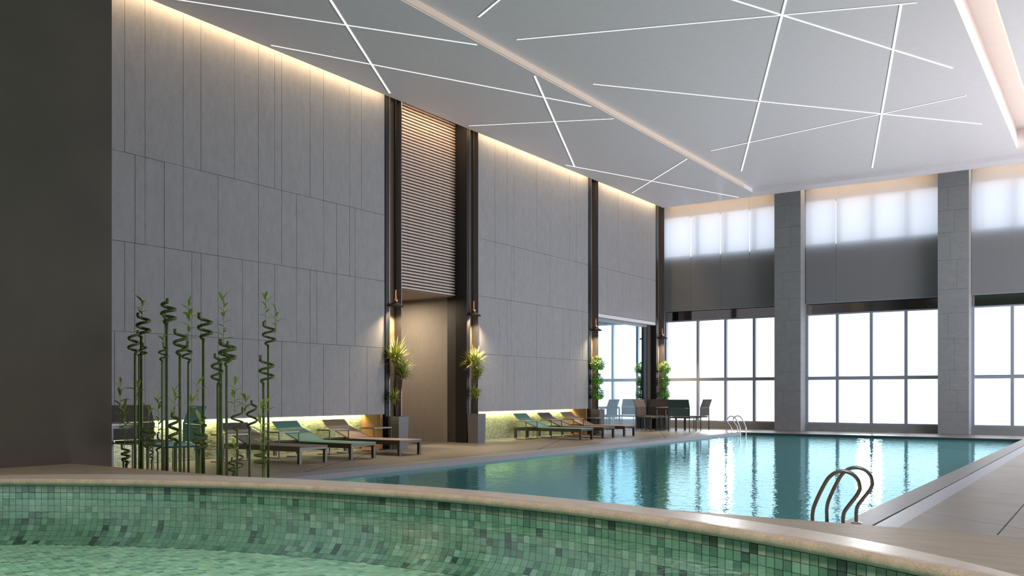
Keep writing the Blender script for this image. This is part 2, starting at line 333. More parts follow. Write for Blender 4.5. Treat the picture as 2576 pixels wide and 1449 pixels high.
# corridor
cw = MB(); cw.box(-17.5, -12.8, 16.37, 16.6, 0, 3.4)
cw = cw.build('wall_corridor', M_concw, **ST)
boxo('dark_cladding', (-12.81, -12.2, 16.352, 16.372, 0, 7.6), M_clad, cw)
boxo('soffit', (-17.5, -12.63, 13.9, 16.6, 3.31, 3.45), M_soff, cw)
boxo('end_panel', (-17.6, -17.5, 13.5, 16.6, 0, 3.4), M_concw, cw)
boxo('side_panel', (-17.5, -12.9, 13.6, 13.9, 0, 3.4), M_concw, cw)
# glazed doors under the far panels
dr = MB(); dr.box(-12.50, -12.40, 22.44, 26.24, 3.20, 3.27); dr.box(-12.50, -12.38, 22.44, 26.24, 0, .012)
dr = dr.build('door_1', M_wframe, **ST)
for i, (a, b) in enumerate(((22.46, 23.4), (23.4, 24.34), (24.34, 25.28), (25.28, 25.95))):
    boxo('pane', (-12.45, -12.44, a, b - .006, .012, 3.2), M_doorglass, dr)
boxo('door_post', (-12.48, -12.40, 25.95, 26.02, 0, 3.2), M_chrome, dr); boxo('door_post', (-12.6, -12.38, 26.02, 26.24, 0, 3.35), M_bronze, dr)
boxo('wall_behind_doors', (-15.6, -15.5, 22.0, 27.0, 0, 3.6), mat('pale_room_wall', (.7, .75, .8), .8), None, **ST)
# ================= setting: window wall =================
def col(x0, x1, n):
    c = MB().box(x0 + .01, x1 - .01, 27.10, 27.9, 0, 7.6).build('column', M_gap, **ST)
    zs = [0, .62, 1.2, 1.75, 2.6, 3.3, 3.95, 4.75, 5.5, 6.1, 6.75, 7.4]
    for i, (a, b) in enumerate(zip(zs, zs[1:])):
        f = [.55, .33, 1, .62, .4][(i + n) % 5]; xm = x0 + (x1 - x0) * f
        for u, v in (((x0, xm), (xm, x1)) if f < 1 else ((x0, x1),)):
            MB().box(u + .002, v - .002, 27.08, 27.12, a + .002, b - .002).build('stone_panel', M_conc2, c)
        MB().box(x1 - .02, x1, 27.122, 27.9, a + .002, b - .002).build('side_panel', M_conc2, c)
        MB().box(x0, x0 + .02, 27.122, 27.9, a + .002, b - .002).build('side_panel', M_conc2, c)
col(-8.69, -7.90, 0); col(-4.17, -3.40, 2); col(.33, 1.12, 1); col(-13.3, -12.52, 3)
BAYS = [(-12.52, -8.69, [-11.36, -10.43, -9.50], [-11.55, -10.57, -9.60]), (-7.90, -4.17, [-6.98, -6.02, -5.08], [-6.98, -6.02, -5.08]), (-3.40, .33, [-2.42, -1.50, -.58], [-2.42, -1.50, -.58])]
names = ['behind the blinds of the left bay', 'middle bay', 'right bay']
for i, (x0, x1, mull, bl) in enumerate(BAYS):
    wdw = MB(); wdw.box(x0, x1, 27.60, 27.72, .20, .25); wdw.box(x0, x1, 27.60, 27.72, 3.46, 3.50); wdw.box(x0, x0 + .07, 27.6, 27.72, .25, 3.46); wdw.box(x1 - .05, x1, 27.6, 27.72, .25, 3.46)
    wdw.box(x0, x1, 27.64, 27.72, 5.50, 5.56); wdw.box(x0, x1, 27.64, 27.72, 6.84, 6.9)
    wdw = wdw.build('window_%d' % (i + 1), M_wframe, **ST)
    boxo('kerb', (x0, x1, 27.53, 27.8, 0, .20), M_kerb, wdw)
    boxo('transom', (x0 + .07, x1 - .05, 27.606, 27.70, 1.52, 1.62), M_wframe, wdw)
    boxo('spandrel', (x0, x1, 27.66, 27.85, 3.50, 5.50), M_span, wdw)
    boxo('head_panel', (x0, x1, 27.62, 27.85, 6.9, 7.7), M_ceil, wdw)
    ed = [x0 + .07] + mull + [x1 - .05]
    for a in mull: boxo('mullion', (a - .04, a + .04, 27.60, 27.72, .25, 3.46), M_wframe, wdw); boxo('mullion', (a - .035, a + .035, 27.64, 27.72, 5.56, 6.84), M_wframe, wdw)
    for a, b in zip(ed, ed[1:]):
        boxo('pane', (a + .02, b - .02, 27.655, 27.663, .25, 1.52), M_pane, wdw); boxo('pane', (a + .02, b - .02, 27.655, 27.663, 1.62, 3.46), M_pane, wdw)
    boxo('pane', (x0, x1, 27.675, 27.683, 5.56, 6.84), M_pane, wdw)
    be = [x0 + .01] + bl + [x1 - .01]
    for k, (a, b) in enumerate(zip(be, be[1:])):
        g = .017 if (i, k) in ((0, 0), (0, 2), (1, 0)) else .0008
        pos = ['leftmost', 'second', 'third', 'last'][k]
        r = empty('roller_blind', ((a + b) / 2, 27.52, 3.80), 0, label='%s grey translucent roller blind from the left in the %s window bay' % (pos, ['left', 'middle', 'right'][i]), category='blind', group='grey roller blinds over the upper windows')
        hw = (b - a) / 2
        m = MB(); n = 14
        for j in range(n):
            u0, u1 = -hw + g + (2 * hw - 2 * g) * j / n, -hw + g + (2 * hw - 2 * g) * (j + 1) / n
            m.face([(u0, 0, .012), (u1, 0, .012), (u1, 0, 3.5), (u0, 0, 3.5)])
        m.build('blind_fabric', M_blind, r)
        MB().box(-hw + g, hw - g, -.008, .008, 0, .016).build('bottom_bar', M_wframe, r)
        MB().box(-hw + g, hw - g, -.03, .03, 3.5, 3.91).build('head_box', M_ceil, r)
# ================= other walls of the hall =================
pl = MB().box(-9.2, -8.2, 3.45, 5.15, 0, 7.6).build('wall_near_left', M_pillar, **ST)
boxo('wall_side_left', (-11.1, -10.1, -8, 3.6, 0, 7.7), M_pillar, **ST); boxo('wall_return', (-10.1, -9.2, 3.45, 3.6, 0, 7.7), M_pillar, **ST)
boxo('wall_right', (8, 8.2, -8, 28, 0, 7.7), M_conc2, **ST); boxo('wall_back', (-18, 8.2, -8.2, -8, 0, 7.7), M_conc2, **ST)
boxo('wall_left_near', (-18, -17.8, -8, 16, 0, 7.7), M_conc2, **ST)
boxo('wall_behind_left', (-13.1, -9.2, 4.0, 4.2, 0, 7.6), M_conc2, **ST)

# ================= floor =================
f = MB()
f.box(-18, -9.5, 4.2, 27.9, -.2, 0); f.box(-9.5, -1.52, 25.35, 27.9, -.2, 0); f.box(-9.5, 8, 5.0, 6.95, -.2, 0)
fl = f.build('floor', M_floor, **ST)
boxo('floor_right', (-1.52, 8, 4.5, 27.9, -.2, 0), M_floor2, **ST)
def strip(x0, y0, x1, y1, wd, m, par, z=.001):
    a = math.atan2(y1 - y0, x1 - x0); L = math.hypot(x1 - x0, y1 - y0)
    M = Matrix.Translation(((x0 + x1) / 2, (y0 + y1) / 2, 0)) @ Matrix.Rotation(a, 4, 'Z')
    return MB().box(-L / 2, L / 2, -wd / 2, wd / 2, -.01, z, M=M).build('floor_joint', m, par)
fr = bpy.data.objects['floor_right']
strip(-9.5, 8.9, -12.4, 13.9, .022, M_gap, fl); strip(-9.5, 15.0, -12.4, 21.4, .022, M_gap, fl); strip(-9.5, 21.0, -12.1, 26.2, .02, M_gap, fl)
M_lj = mat('pale_blue_joint', (.30, .32, .46), .4)
strip(-1.52, 9.15, 2.5, 5.9, .028, M_lj, fr); strip(-1.50, 11.3, 3.5, 19.3, .02, M_lj, fr); strip(-.80, 6.2, -.80, 12.4, .012, M_gap, fr); strip(1.8, 6.2, 1.8, 27, .012, M_gap, fr)
strip(-1.5, 15.8, 3, 12.6, .02, M_lj, fr)

# ================= main pool =================
pool = empty('swimming_pool', (-5.5, 16, 0), label='large rectangular swimming pool of cyan water reflecting the windows', category='pool')
PO = Vector((5.5, -16, 0))
def pw(name, b, m): return MB().box(b[0] + 5.5, b[1] + 5.5, b[2] - 16, b[3] - 16, b[4], b[5]).build(name, m, pool)
ZW = -.065
b = MB(); A = [(-9.012, 6.95), (-1.98, 6.95), (-1.98, 25.2), (-9.012, 25.2)]; A = [(x + 5.5, y - 16) for x, y in A]
for (x0, y0), (x1, y1) in zip(A, A[1:] + A[:1]): b.face([(x0, y0, -1.4), (x0, y0, -.11), (x1, y1, -.11), (x1, y1, -1.4)])
b.face([(x, y, -1.4) for x, y in A]); b.build('basin', M_under, pool)
M_band = mat('dark_tile_band', (.03, .045, .045), .3)
m = MB(); m.face([(x, y, ZW) for x, y in A]); m.build('water', M_poolwater, pool)
m = MB()                                   # pebble border sloping into the water on the left
m.face([(-9.5 + 5.5, -9.05, 0), (-9.08 + 5.5, -9.05, 0), (-9.08 + 5.5, 9.35, 0), (-9.5 + 5.5, 9.35, 0)]); m.face([(-9.08 + 5.5, -9.05, 0), (-8.92 + 5.5, -9.05, -.15), (-8.92 + 5.5, 9.2, -.15), (-9.08 + 5.5, 9.2, 0)])
m.face([(-9.5 + 5.5, -9.05, -.2), (-9.5 + 5.5, -9.05, 0), (-9.5 + 5.5, 9.35, 0), (-9.5 + 5.5, 9.35, -.2)])
m.build('pebble_border', M_border, pool)
pw('far_coping', (-9.08, -1.5, 25.2, 25.35, -.25, 0), M_pcop); pw('far_tile_band', (-8.98, -1.98, 25.185, 25.2, -.3, -.012), M_band)
pw('right_coping', (-1.98, -1.735, 6.95, 25.2, -.25, 0), M_pcop); pw('drain_slot', (-1.735, -1.712, 6.95, 25.35, -.1, -.02), M_gap); pw('drain_grate', (-1.712, -1.52, 6.95, 25.35, -.1, -.002), M_grate)
# ladders
LP = [(-2.119, -.45), (-2.119, -.2), (-2.119, 0), (-2.119, .06), (-2.119, .10), (-2.108, .165), (-2.066, .269), (-2.02, .362), (-1.986, .415), (-1.936, .457), (-1.87, .472), (-1.801, .452), (-1.757, .405), (-1.743, .345), (-1.755, .305), (-1.781, .262), (-1.83, .195), (-1.862, .145), (-1.873, .10), (-1.874, .05), (-1.874, 0)]
def smooth(P, n=5):
    out = []
    for i in range(len(P) - 1):
        p0, p1, p2, p3 = P[max(i - 1, 0)], P[i], P[i + 1], P[min(i + 2, len(P) - 1)]
        for k in range(n):
            t = k / n; out.append(tuple(.5 * (2 * b + (c - a) * t + (2 * a - 5 * b + 4 * c - d) * t * t + (3 * b - a - 3 * c + d) * t ** 3) for a, b, c, d in zip(p0, p1, p2, p3)))
    return out + [P[-1]]
def ladder(x0, y0, y1, sgn, met, label, r):
    t = empty('pool_ladder', (x0, y0, 0), label=label, category='ladder')
    for y in (0, y1 - y0):
        MB().tube([(sgn * (x + 1.874), y, z) for x, z in smooth(LP)], r, 12).build('handrail', met, t)
        MB().lathe([(0, .012), (.03, .012), (.042, .006), (.045, 0)], (0, y, .001), 20).build('flange', M_steel2, t)
    for z in (-.2, -.42): MB().box(min(sgn * -.30, sgn * -.22), max(sgn * -.30, sgn * -.22), 0, y1 - y0, z, z + .02).build('tread', met, t)
ladder(-1.874, 7.6, 8.04, 1, M_steel, 'bronze-toned tubular ladder at the near right corner of the pool', .016)
ladder(-9.10, 24.58, 25.06, -1, M_steel2, 'small shiny tubular ladder at the far left corner of the pool', .016)

# ================= hot tub and its raised deck =================
CT = Vector((-3.8, -1.0)); ZR = .45
def poly(c, t): 
    v = 0
    for k in c: v = v * t + k
    return v
def r_in(t): return poly([.1621, .0566, 5.6516], max(-.8, min(.75, t)))
def r_out(t): return poly([-1.7949, .04, .7024, -.108, 5.9292], max(-.66, min(.66, t)))
def pt(t, r, z): return (CT.x + r * math.sin(t), CT.y + r * math.cos(t), z)
NT = 360; TH = [-math.pi + 2 * math.pi * i / NT for i in range(NT + 1)]
dk = MB(); X0, X1, Y0, Y1 = -10.1, 8.0, -8.0, 4.74
def hit(t, r):
    s, c = math.sin(t), math.cos(t); best = 1e9
    if s > 1e-9: best = min(best, (X1 - CT.x) / s)
    if s < -1e-9: best = min(best, (X0 - CT.x) / s)
    if c > 1e-9: best = min(best, (Y1 - CT.y) / c)
    if c < -1e-9: best = min(best, (Y0 - CT.y) / c)
    return max(best, r)
DT = sorted(TH + [math.atan2(x - CT.x, y - CT.y) for x in (X0, X1) for y in (Y0, Y1)])
for a, bb in zip(DT, DT[1:]):
    ra, rb = r_out(a), r_out(bb); ha, hb = hit(a, ra - .05), hit(bb, rb - .05)
    z = ZR - .006
    dk.face([pt(a, ra - .05, z), pt(a, ha, z), pt(bb, hb, z), pt(bb, rb - .05, z)][::-1])
    dk.face([pt(a, ha, z), pt(a, ha, 0), pt(bb, hb, 0), pt(bb, hb, z)][::-1])
dk = dk.build('floor_raised_deck', M_deck, **ST)
tub = empty('hot_tub', (CT.x, CT.y, 0), label='large round raised hot tub lined with green mosaic tiles under a stone rim', category='hot tub')
def tp(t, r, z): return (r * math.sin(t), r * math.cos(t), z)
cp = MB(); NR = 480; T2 = [-math.pi + 2 * math.pi * i / NR for i in range(NR + 1)]
def prof(t):
    ri, ro = r_in(t), r_out(t); P = [(ro, ZR - .02), (ro, ZR - .003), (ro - .003, ZR), (ri + .03, ZR), (ri + .012, ZR - .0015)]
    for k in range(8): a = math.pi * k / 7; P.append((ri - .028 * math.sin(a), ZR - .029 + .0275 * math.cos(a) ))
    P += [(ri + .012, ZR - .056), (ri + .012, ZR - .08)]
    return P
b0 = len(cp.v); pr = [prof(t) for t in T2]; n = len(pr[0])
for t, P in zip(T2, pr): cp.v += [tp(t, r, z) for r, z in P]
for i in range(NR):
    for k in range(n - 1): cp.f.append((i * n + k, i * n + k + 1, (i + 1) * n + k + 1, (i + 1) * n + k)); cp.m.append(0); cp.m[-1] = 1 if k < 3 else 0; cp.sm.append(k > 2)
cp.build('stone_rim', [M_cop, mat('pale_rim_top', (.46, .41, .385), .30, noise=.1, nscale=14, bump=.04, bscale=80, speck=.14, spscale=110, spec=.6)], tub)
NRW = 6; ANG = (12, 28, 42, 54, 64); ZB = .44 - .05 * NRW; SHELL = [(0, ZR - .05), (0, ZB)]
for ang in ANG: SHELL.append((SHELL[-1][0] + .05 * math.sin(math.radians(ang)), SHELL[-1][1] - .05 * math.cos(math.radians(ang))))
# backing shell and floor slab (grout)
sh = MB()
for a, bb in zip(T2, T2[1:]):
    ra, rb = r_in(a) + .012, r_in(bb) + .012
    for (da, za), (db, zb) in zip(SHELL, SHELL[1:]): sh.face([tp(a, ra - da, za), tp(bb, rb - da, za), tp(bb, rb - db, zb), tp(a, ra - db, zb)])
DF, ZF = SHELL[-1]
sh.face([tp(t, r_in(t) + .012 - DF, ZF) for t in T2[:-1]])
sh.build('grout_shell', M_grout, tub)
DTH = .05 / 5.655
tile_mesh = []
for k, mt in enumerate(GT):
    q = MB(); h_ = .0232; d = .005
    q.face([(-h_, d, -h_), (h_, d, -h_), (h_, d, h_), (-h_, d, h_)])
    e = .0245
    for (ax, az), (bx, bz) in (((-1, -1), (1, -1)), ((1, -1), (1, 1)), ((1, 1), (-1, 1)), ((-1, 1), (-1, -1))):
        q.face([(ax * e, 0, az * e), (bx * e, 0, bz * e), (bx * h_, d, bz * h_), (ax * h_, d, az * h_)])
    me = bpy.data.meshes.new('tile'); me.from_pydata(q.v, [], q.f); me.materials.append(mt); tile_mesh.append((me, q))
def pick(row): return random.choices(range(6), (5, 5, 6, 3, 1.1, 2.2))[0]
st = MB(); i0, i1 = -34, 70
for i in range(-150, 150):
    t = i * DTH; ro = Matrix.Rotation(-t + math.pi, 4, 'Z')
    for row in range(NRW + len(ANG)):
        ri = r_in(t) + .010
        if row < NRW: z, r, tilt = .415 - .05 * row, ri, 0
        else:
            k9 = row - NRW; tilt = ANG[k9]; (d0, z0), (d1, z1) = SHELL[k9 + 1], SHELL[k9 + 2]
            r, z = ri - (d0 + d1) / 2, (z0 + z1) / 2 + .001
        M = Matrix.Translation(tp(t, r, z)) @ ro @ Matrix.Rotation(math.radians(tilt), 4, 'X')
        k = pick(row)
        if row < 3 and -34 <= i < 66:
            o = put('tile', tile_mesh[k][0], tub); o.matrix_local = M
        else:
            q = tile_mesh[k][1]; b0 = len(st.v); st.v += [tuple(M @ Vector(v)) for v in q.v]
            for f_ in q.f: st.f.append(tuple(b0 + j for j in f_)); st.m.append(k + (6 if row > 2 else 0)); st.sm.append(False)
st.build('wall_tile', GT + GU, tub, kind='stuff')
ft = MB(); ca, sa = math.cos(math.radians(-17)), math.sin(math.radians(-17)); cc, s2 = math.cos(math.radians(55)), math.sin(math.radians(55))
for i in range(-150, 150):
    for j in range(-150, 150):
        u, v = i * .05, j * .05; x = u * ca - v * sa; y = u * sa + v * ca
        if y < 1.9 - CT.y or abs(x) > 4.6: continue
        t = math.atan2(x, y); r = math.hypot(x, y)
        if r > r_in(t) - DF - .015: continue
        k = random.choices(range(5), (4, 5, 4, 2, 3))[0]; hh = .0235
        P = [(x + a * ca - b_ * sa, y + a * sa + b_ * ca) for a, b_ in ((-hh, -hh), (hh, -hh), (hh, hh), (-hh, hh))]
        ft.face([(px, py, ZF + .006) for px, py in P], k)
        Q = [(x + (px - x) * 1.05, y + (py - y) * 1.05) for px, py in P]
        for e in range(4): e2 = (e + 1) % 4; ft.face([(*Q[e], ZF), (*Q[e2], ZF), (*P[e2], ZF + .006), (*P[e], ZF + .006)], k)
ft.build('floor_tile', UT, tub, kind='stuff')
wt = MB(); wt.face([tp(t, r_in(t) + .008, .336) for t in T2[:-1]][::-1]); wt.build('water', M_tubwater, tub)

# ================= loungers =================
def lounger(x, y, fabric, label):
    t = empty('sun_lounger', (x, y, 0), label=label, category='lounger', group='sun loungers along the green brick wall')
    f = MB(); Wd = .60
    f.box(-1.92, 0, 0, .03, .19, .262); f.box(-1.92, 0, Wd - .03, Wd, .19, .262); f.box(-.03, 0, .03, Wd - .03, .215, .262); f.box(-1.92, -1.89, .03, Wd - .03, .215, .262); f.box(-1.25, -1.22, .03, Wd - .03, .215, .25)
    f.build('frame', M_frame, t)
    for lx in (-.055, -1.915):
        for ly in (.001, Wd - .051): MB().box(lx, lx + .05, ly, ly + .05, 0, .20).build('leg', M_frame, t)
    bevel(MB().box(-1.245, .012, .006, Wd - .006, .255, .275).build('seat', fabric, t), .006, 2)
    b = MB(); P = [(-1.235, .262), (-1.83, .478), (-1.955, .596)]; th = .018
    for (xa, za), (xb, zb) in zip(P, P[1:]):
        nx, nz = -(zb - za), (xb - xa); l = math.hypot(nx, nz); nx, nz = -nx / l * th, -nz / l * th
        if nz < 0: nx, nz = -nx, -nz
        b.face([(xa, .006, za), (xb, .006, zb), (xb, Wd - .006, zb), (xa, Wd - .006, za)]); b.face([(xa + nx, .006, za + nz), (xa + nx, Wd - .006, za + nz), (xb + nx, Wd - .006, zb + nz), (xb + nx, .006, zb + nz)])
        for yy in (.006, Wd - .006): b.face([(xa, yy, za), (xa + nx, yy, za + nz), (xb + nx, yy, zb + nz), (xb, yy, zb)])
    xb, zb = P[-1]; b.face([(xb, .006, zb), (xb + nx, .006, zb + nz), (xb + nx, Wd - .006, zb + nz), (xb, Wd - .006, zb)])
    b.build('backrest', fabric, t)
    return t
lounger(-10.65, 9.86, M_plum, 'grey-plum sun lounger, the one half hidden by the bamboo canes')
lounger(-10.65, 11.0, M_teal, 'large teal sun lounger between the plum and the taupe one')
lounger(-10.65, 12.22, M_taupe, 'taupe sun lounger beside the first square planter')
lounger(-10.65, 18.74, M_teal, 'small pale teal sun lounger in front of the second green brick wall')
lounger(-10.65, 19.86, M_plum, 'dark grey sun lounger, middle of the far three')
lounger(-10.65, 21.02, M_taupe, 'brownish sun lounger nearest the glass doors')
# side tables
def side_table(x, y, wd, label):
    t = empty('side_table', (x, y, 0), label=label, category='table', group='thin metal side tables beside the loungers')
    bevel(MB().box(-.16, .16, -wd / 2, wd / 2, .43, .455).build('table_top', M_ttop, t), .004)
    for s in (-1, 1): MB().box(.142, .157, s * (wd / 2 - .008) - .007, s * (wd / 2 - .008) + .007, 0.014, .43).build('leg', M_frame, t)
    q = MB(); q.box(.142, .157, -wd / 2, wd / 2, 0, .014); q.box(-.15, .142, -wd / 2, -wd / 2 + .014, 0, .014); q.box(-.15, .142, wd / 2 - .014, wd / 2, 0, .014); q.build('foot_frame', M_frame, t)
for y, wd, lb in ((9.6, .5, 'side table behind the bamboo, left of the plum lounger'), (10.73, .46, 'side table between the plum and large teal loungers'), (11.93, .5, 'side table between the large teal and taupe loungers'), (13.1, .5, 'side table beside the first square planter'),
                  (18.43, .52, 'side table in front of the pale teal lounger'), (19.60, .52, 'side table left of the dark grey far lounger'), (20.72, .54, 'side table left of the brownish far lounger'), (21.79, .27, 'side table by the planter next to the glass doors')):
    side_table(-12.0, y, wd, 'thin ' + lb)
# ================= dining sets =================
def chair(x, y, rz, fabric, label, seat=M_greyf, legm=M_frame):
    t = empty('dining_chair', (x, y, 0), rz, label=label, category='chair', group='two-panel dining chairs')
    # local: back plane at y=0, seat extends to +y
    bevel(MB().box(-.31, .31, .03, .50, .405, .43).build('seat', seat, t), .005)
    b = MB(); b.box(-.335, .335, -.012, .012, .44, .685); bevel(b.build('lower_back', fabric, t), .004)
    M = Matrix.Translation((0, 0, .69)) @ Matrix.Rotation(math.radians(20), 4, 'X')
    bevel(MB().box(-.335, .335, -.012, .012, 0, .26, M=M).build('upper_back', fabric, t), .004)
    for sx in (-1, 1):
        MB().box(sx * .325 - .010, sx * .325 + .010, -.014, .010, 0, .70).build('leg', legm, t)
        MB().box(sx * .325 - .010, sx * .325 + .010, .474, .496, 0, .405).build('leg', legm, t)
    q = MB(); q.box(-.313, .313, .474, .494, .385, .405); q.box(-.313, .313, -.01, .01, .385, .405); q.box(-.335, -.315, .0, .49, .385, .405); q.box(.315, .335, .0, .49, .385, .405); q.build('seat_rail', legm, t)
chair(-10.70, 24.6, 0, M_dteal, 'dark teal dining chair seen from behind at the far table')
chair(-11.95, 24.66, -math.pi / 2, M_tanf, 'bronze-brown dining chair at the left side of the far table')
chair(-11.97, 25.93, math.pi, M_brownf, 'dark brown dining chair behind the far table')
chair(-10.47, 26.0, math.pi / 2, M_greyf, 'grey dining chair in front of the window, right of the far table')
chair(-11.93, 7.83, -math.pi / 2, M_dark, 'near-black dining chair behind the near table, beside the dark wall')
chair(-10.6, 7.85, math.radians(163), M_lteal, 'light teal dining chair seen from the side behind the bamboo', seat=M_lteal)
chair(-1.59, 26.3, 0, M_lteal, 'teal dining chair cut by the right edge of the picture')
def table(x, y, s, label, top=M_ttop):
    t = empty('dining_table', (x, y, 0), label=label, category='table')
    bevel(MB().box(-s / 2, s / 2, -s / 2, s / 2, .672, .70).build('table_top', top, t), .004)
    q = MB(); h = s / 2 - .01
    for sg in (-1, 1): q.box(-h, h, sg * h - .012, sg * h + .012, .635, .672); q.box(sg * h - .012, sg * h + .012, -h, h, .635, .672)
    q.build('apron', M_frame, t)
    for sx in (-1, 1):
        for sy in (-1, 1): MB().box(sx * h - .02, sx * h + .02, sy * h - .02, sy * h + .02, 0, .64).build('leg', M_frame, t)
table(-11.33, 25.42, .66, 'square dining table among the chairs by the far windows')
table(-11.50, 7.08, .74, 'square dining table behind the bamboo canes')
# ================= pendant lamps =================
for y, lb in ((13.80, 'in the first niche'), (16.45, 'in the second niche, right of the corridor mouth'), (22.18, 'in the niche left of the glass doors'), (26.58, 'in the corner niche beside the windows')):
    t = empty('pendant_lamp', (-12.13, y, 2.86), label='black cone pendant lamp ' + lb, category='lamp', group='pendant lamps in the black niches')
    MB().lathe([(.02, .085), (.05, .08), (.085, .072), (.10, .050), (.155, .030), (.165, .012), (.165, 0), (.155, .008), (.09, .038), (.0, .05)], (0, 0, 0), 28).build('shade', M_black, t)
    MB().lathe([(0, .34), (.018, .34), (.020, .17), (.040, .155), (.042, .085), (.02, .08)], (0, 0, 0), 16).build('copper_neck', M_copper, t)
    MB().tube([(0, 0, .34), (0, 0, 4.8)], .004, 6).build('cable', M_black, t)
    MB().lathe([(0, .055), (.03, .04), (.035, .02), (.02, -.002), (0, -.008)], (0, 0, 0), 12).build('bulb', M_bulb, t, loc=(0, 0, .03))
    l = bpy.data.lights.new('pendant_light', 'SPOT'); l.energy = 340; l.color = (1, .76, .44); l.spot_size = math.radians(128); l.spot_blend = .8; l.shadow_soft_size = .03
    o = bpy.data.objects.new('pendant_light', l); COL.objects.link(o); o.location = (-12.13, y, 2.83); o.parent = None
# ================= planters with plants =================
def leafblade(m, p, d, L, wd, droop, mi, seg=3):
    d = Vector(d).normalized(); side = d.cross(Vector((0, 0, 1))); side = side.normalized() if side.length > .05 else Vector((1, 0, 0)); pts = []
    q = Vector(p); dd = d.copy()
    for i in range(seg + 1):
        f_ = i / seg; wv = wd * (1 - f_) ** .7 * (.5 + min(1, f_ * 4) * .5) if i < seg else 0.0008
        pts.append((q - side * wv / 2, q + side * wv / 2)); q = q + dd * L / seg; dd = (dd + Vector((0, 0, -droop / seg))).normalized()
    for a, b_ in zip(pts, pts[1:]): m.face([a[0], a[1], b_[1], b_[0]], mi)
def planter(x, y, h, name, label):
    t = empty(name, (x, y, 0), label=label, category='plant')
    s = MB(); o_, i_ = .165, .145
    for z0, z1, a, b_ in ((0, h, .136, .150),):
        for (ux, uy), (vx, vy) in (((-1, -1), (1, -1)), ((1, -1), (1, 1)), ((1, 1), (-1, 1)), ((-1, 1), (-1, -1))):
            s.face([(ux * a, uy * a, 0), (vx * a, vy * a, 0), (vx * b_, vy * b_, h), (ux * b_, uy * b_, h)]); s.face([(ux * .132, uy * .132, h), (vx * .132, vy * .132, h), (vx * .132, vy * .132, h - .06), (ux * .132, uy * .132, h - .06)][::-1]); s.face([(ux * b_, uy * b_, h), (vx * b_, vy * b_, h), (vx * .132, vy * .132, h), (ux * .132, uy * .132, h)])
        s.face([(-a, -a, 0), (-a, a, 0), (a, a, 0), (a, -a, 0)])
    s.build('planter', M_pot, t)
    MB().box(-.132, .132, -.132, .132, h - .07, h - .05).build('soil', M_soil, t)
    return t
def dracaena(x, y, h, label, heads, seed):
    R = random.Random(seed); t = planter(x, y, h, 'potted_dracaena', label)
    for hx, hy, hz, rad, n, mi in heads:
        MB().tube([(hx * .4, hy * .4, h - .06), (hx * .6, hy * .5, (h + hz) / 2), (hx, hy, hz)], [.014, .012, .010], 7).build('cane', M_cane, t)
        m = MB()
        for k in range(n):
            el = math.asin(R.uniform(-.15, 1)); az = R.uniform(0, 2 * math.pi)
            leafblade(m, (hx, hy, hz + R.uniform(-.12, .03)), (math.cos(el) * math.cos(az), math.cos(el) * math.sin(az), math.sin(el) + .1), rad * R.uniform(.85, 1.4), .030, R.uniform(.2, .9), 0 if R.random() < mi else 1)
        m.build('leaf_tuft', [M_dleaf, M_dleaf2], t, kind='stuff')
dracaena(-12.03, 13.76, .65, 'tall spiky dracaena in a square planter left of the corridor mouth', [(-.02, -.05, 1.80, .38, 280, .85), (.05, .08, 1.52, .32, 240, .4), (-.03, -.10, 1.02, .22, 170, .3)], 1)
dracaena(-12.03, 16.42, .655, 'tall spiky dracaena in a square planter right of the corridor mouth', [(-.02, -.04, 1.80, .34, 300, .85), (.03, .0, 1.55, .24, 180, .5), (-.01, -.02, 1.08, .22, 200, .3)], 2)
def topiary(x, y, h, label, seed):
    R = random.Random(seed); t = planter(x, y, h, 'potted_topiary', label)
    MB().tube([(0, 0, h - .06), (.012, -.01, 1.1), (-.008, .008, 1.5), (0, 0, 1.95)], .020, 8).build('stem', M_cane, t)
    for zc, rx, rz, n, lime in ((1.93, .19, .15, 620, .8), (1.50, .15, .13, 420, .0), (1.12, .17, .15, 480, .0)):
        m = MB()
        for k in range(n):
            a = R.uniform(0, 6.283); u = R.uniform(-.75, 1); rr = math.sqrt(max(0, 1 - u * u)) * R.uniform(.6, 1.02)
            p = Vector((math.cos(a) * rr * rx, math.sin(a) * rr * rx, zc + u * rz)); d = Vector((p.x, p.y, (p.z - zc) * .8 - .05)) + Vector((R.uniform(-.05, .05), R.uniform(-.05, .05), R.uniform(-.05, .05)))
            leafblade(m, p, d, R.uniform(.07, .11), .046, .9, 1 if R.random() < lime * (u + .6) else 0, 2)
        m.build('foliage', [M_fleaf, M_fleaf2], t, kind='stuff')
topiary(-12.03, 22.08, .68, 'three-tiered leafy green topiary in a planter left of the glass doors', 3)
topiary(-12.03, 26.52, .68, 'three-tiered leafy green topiary in the corner beside the windows', 4)
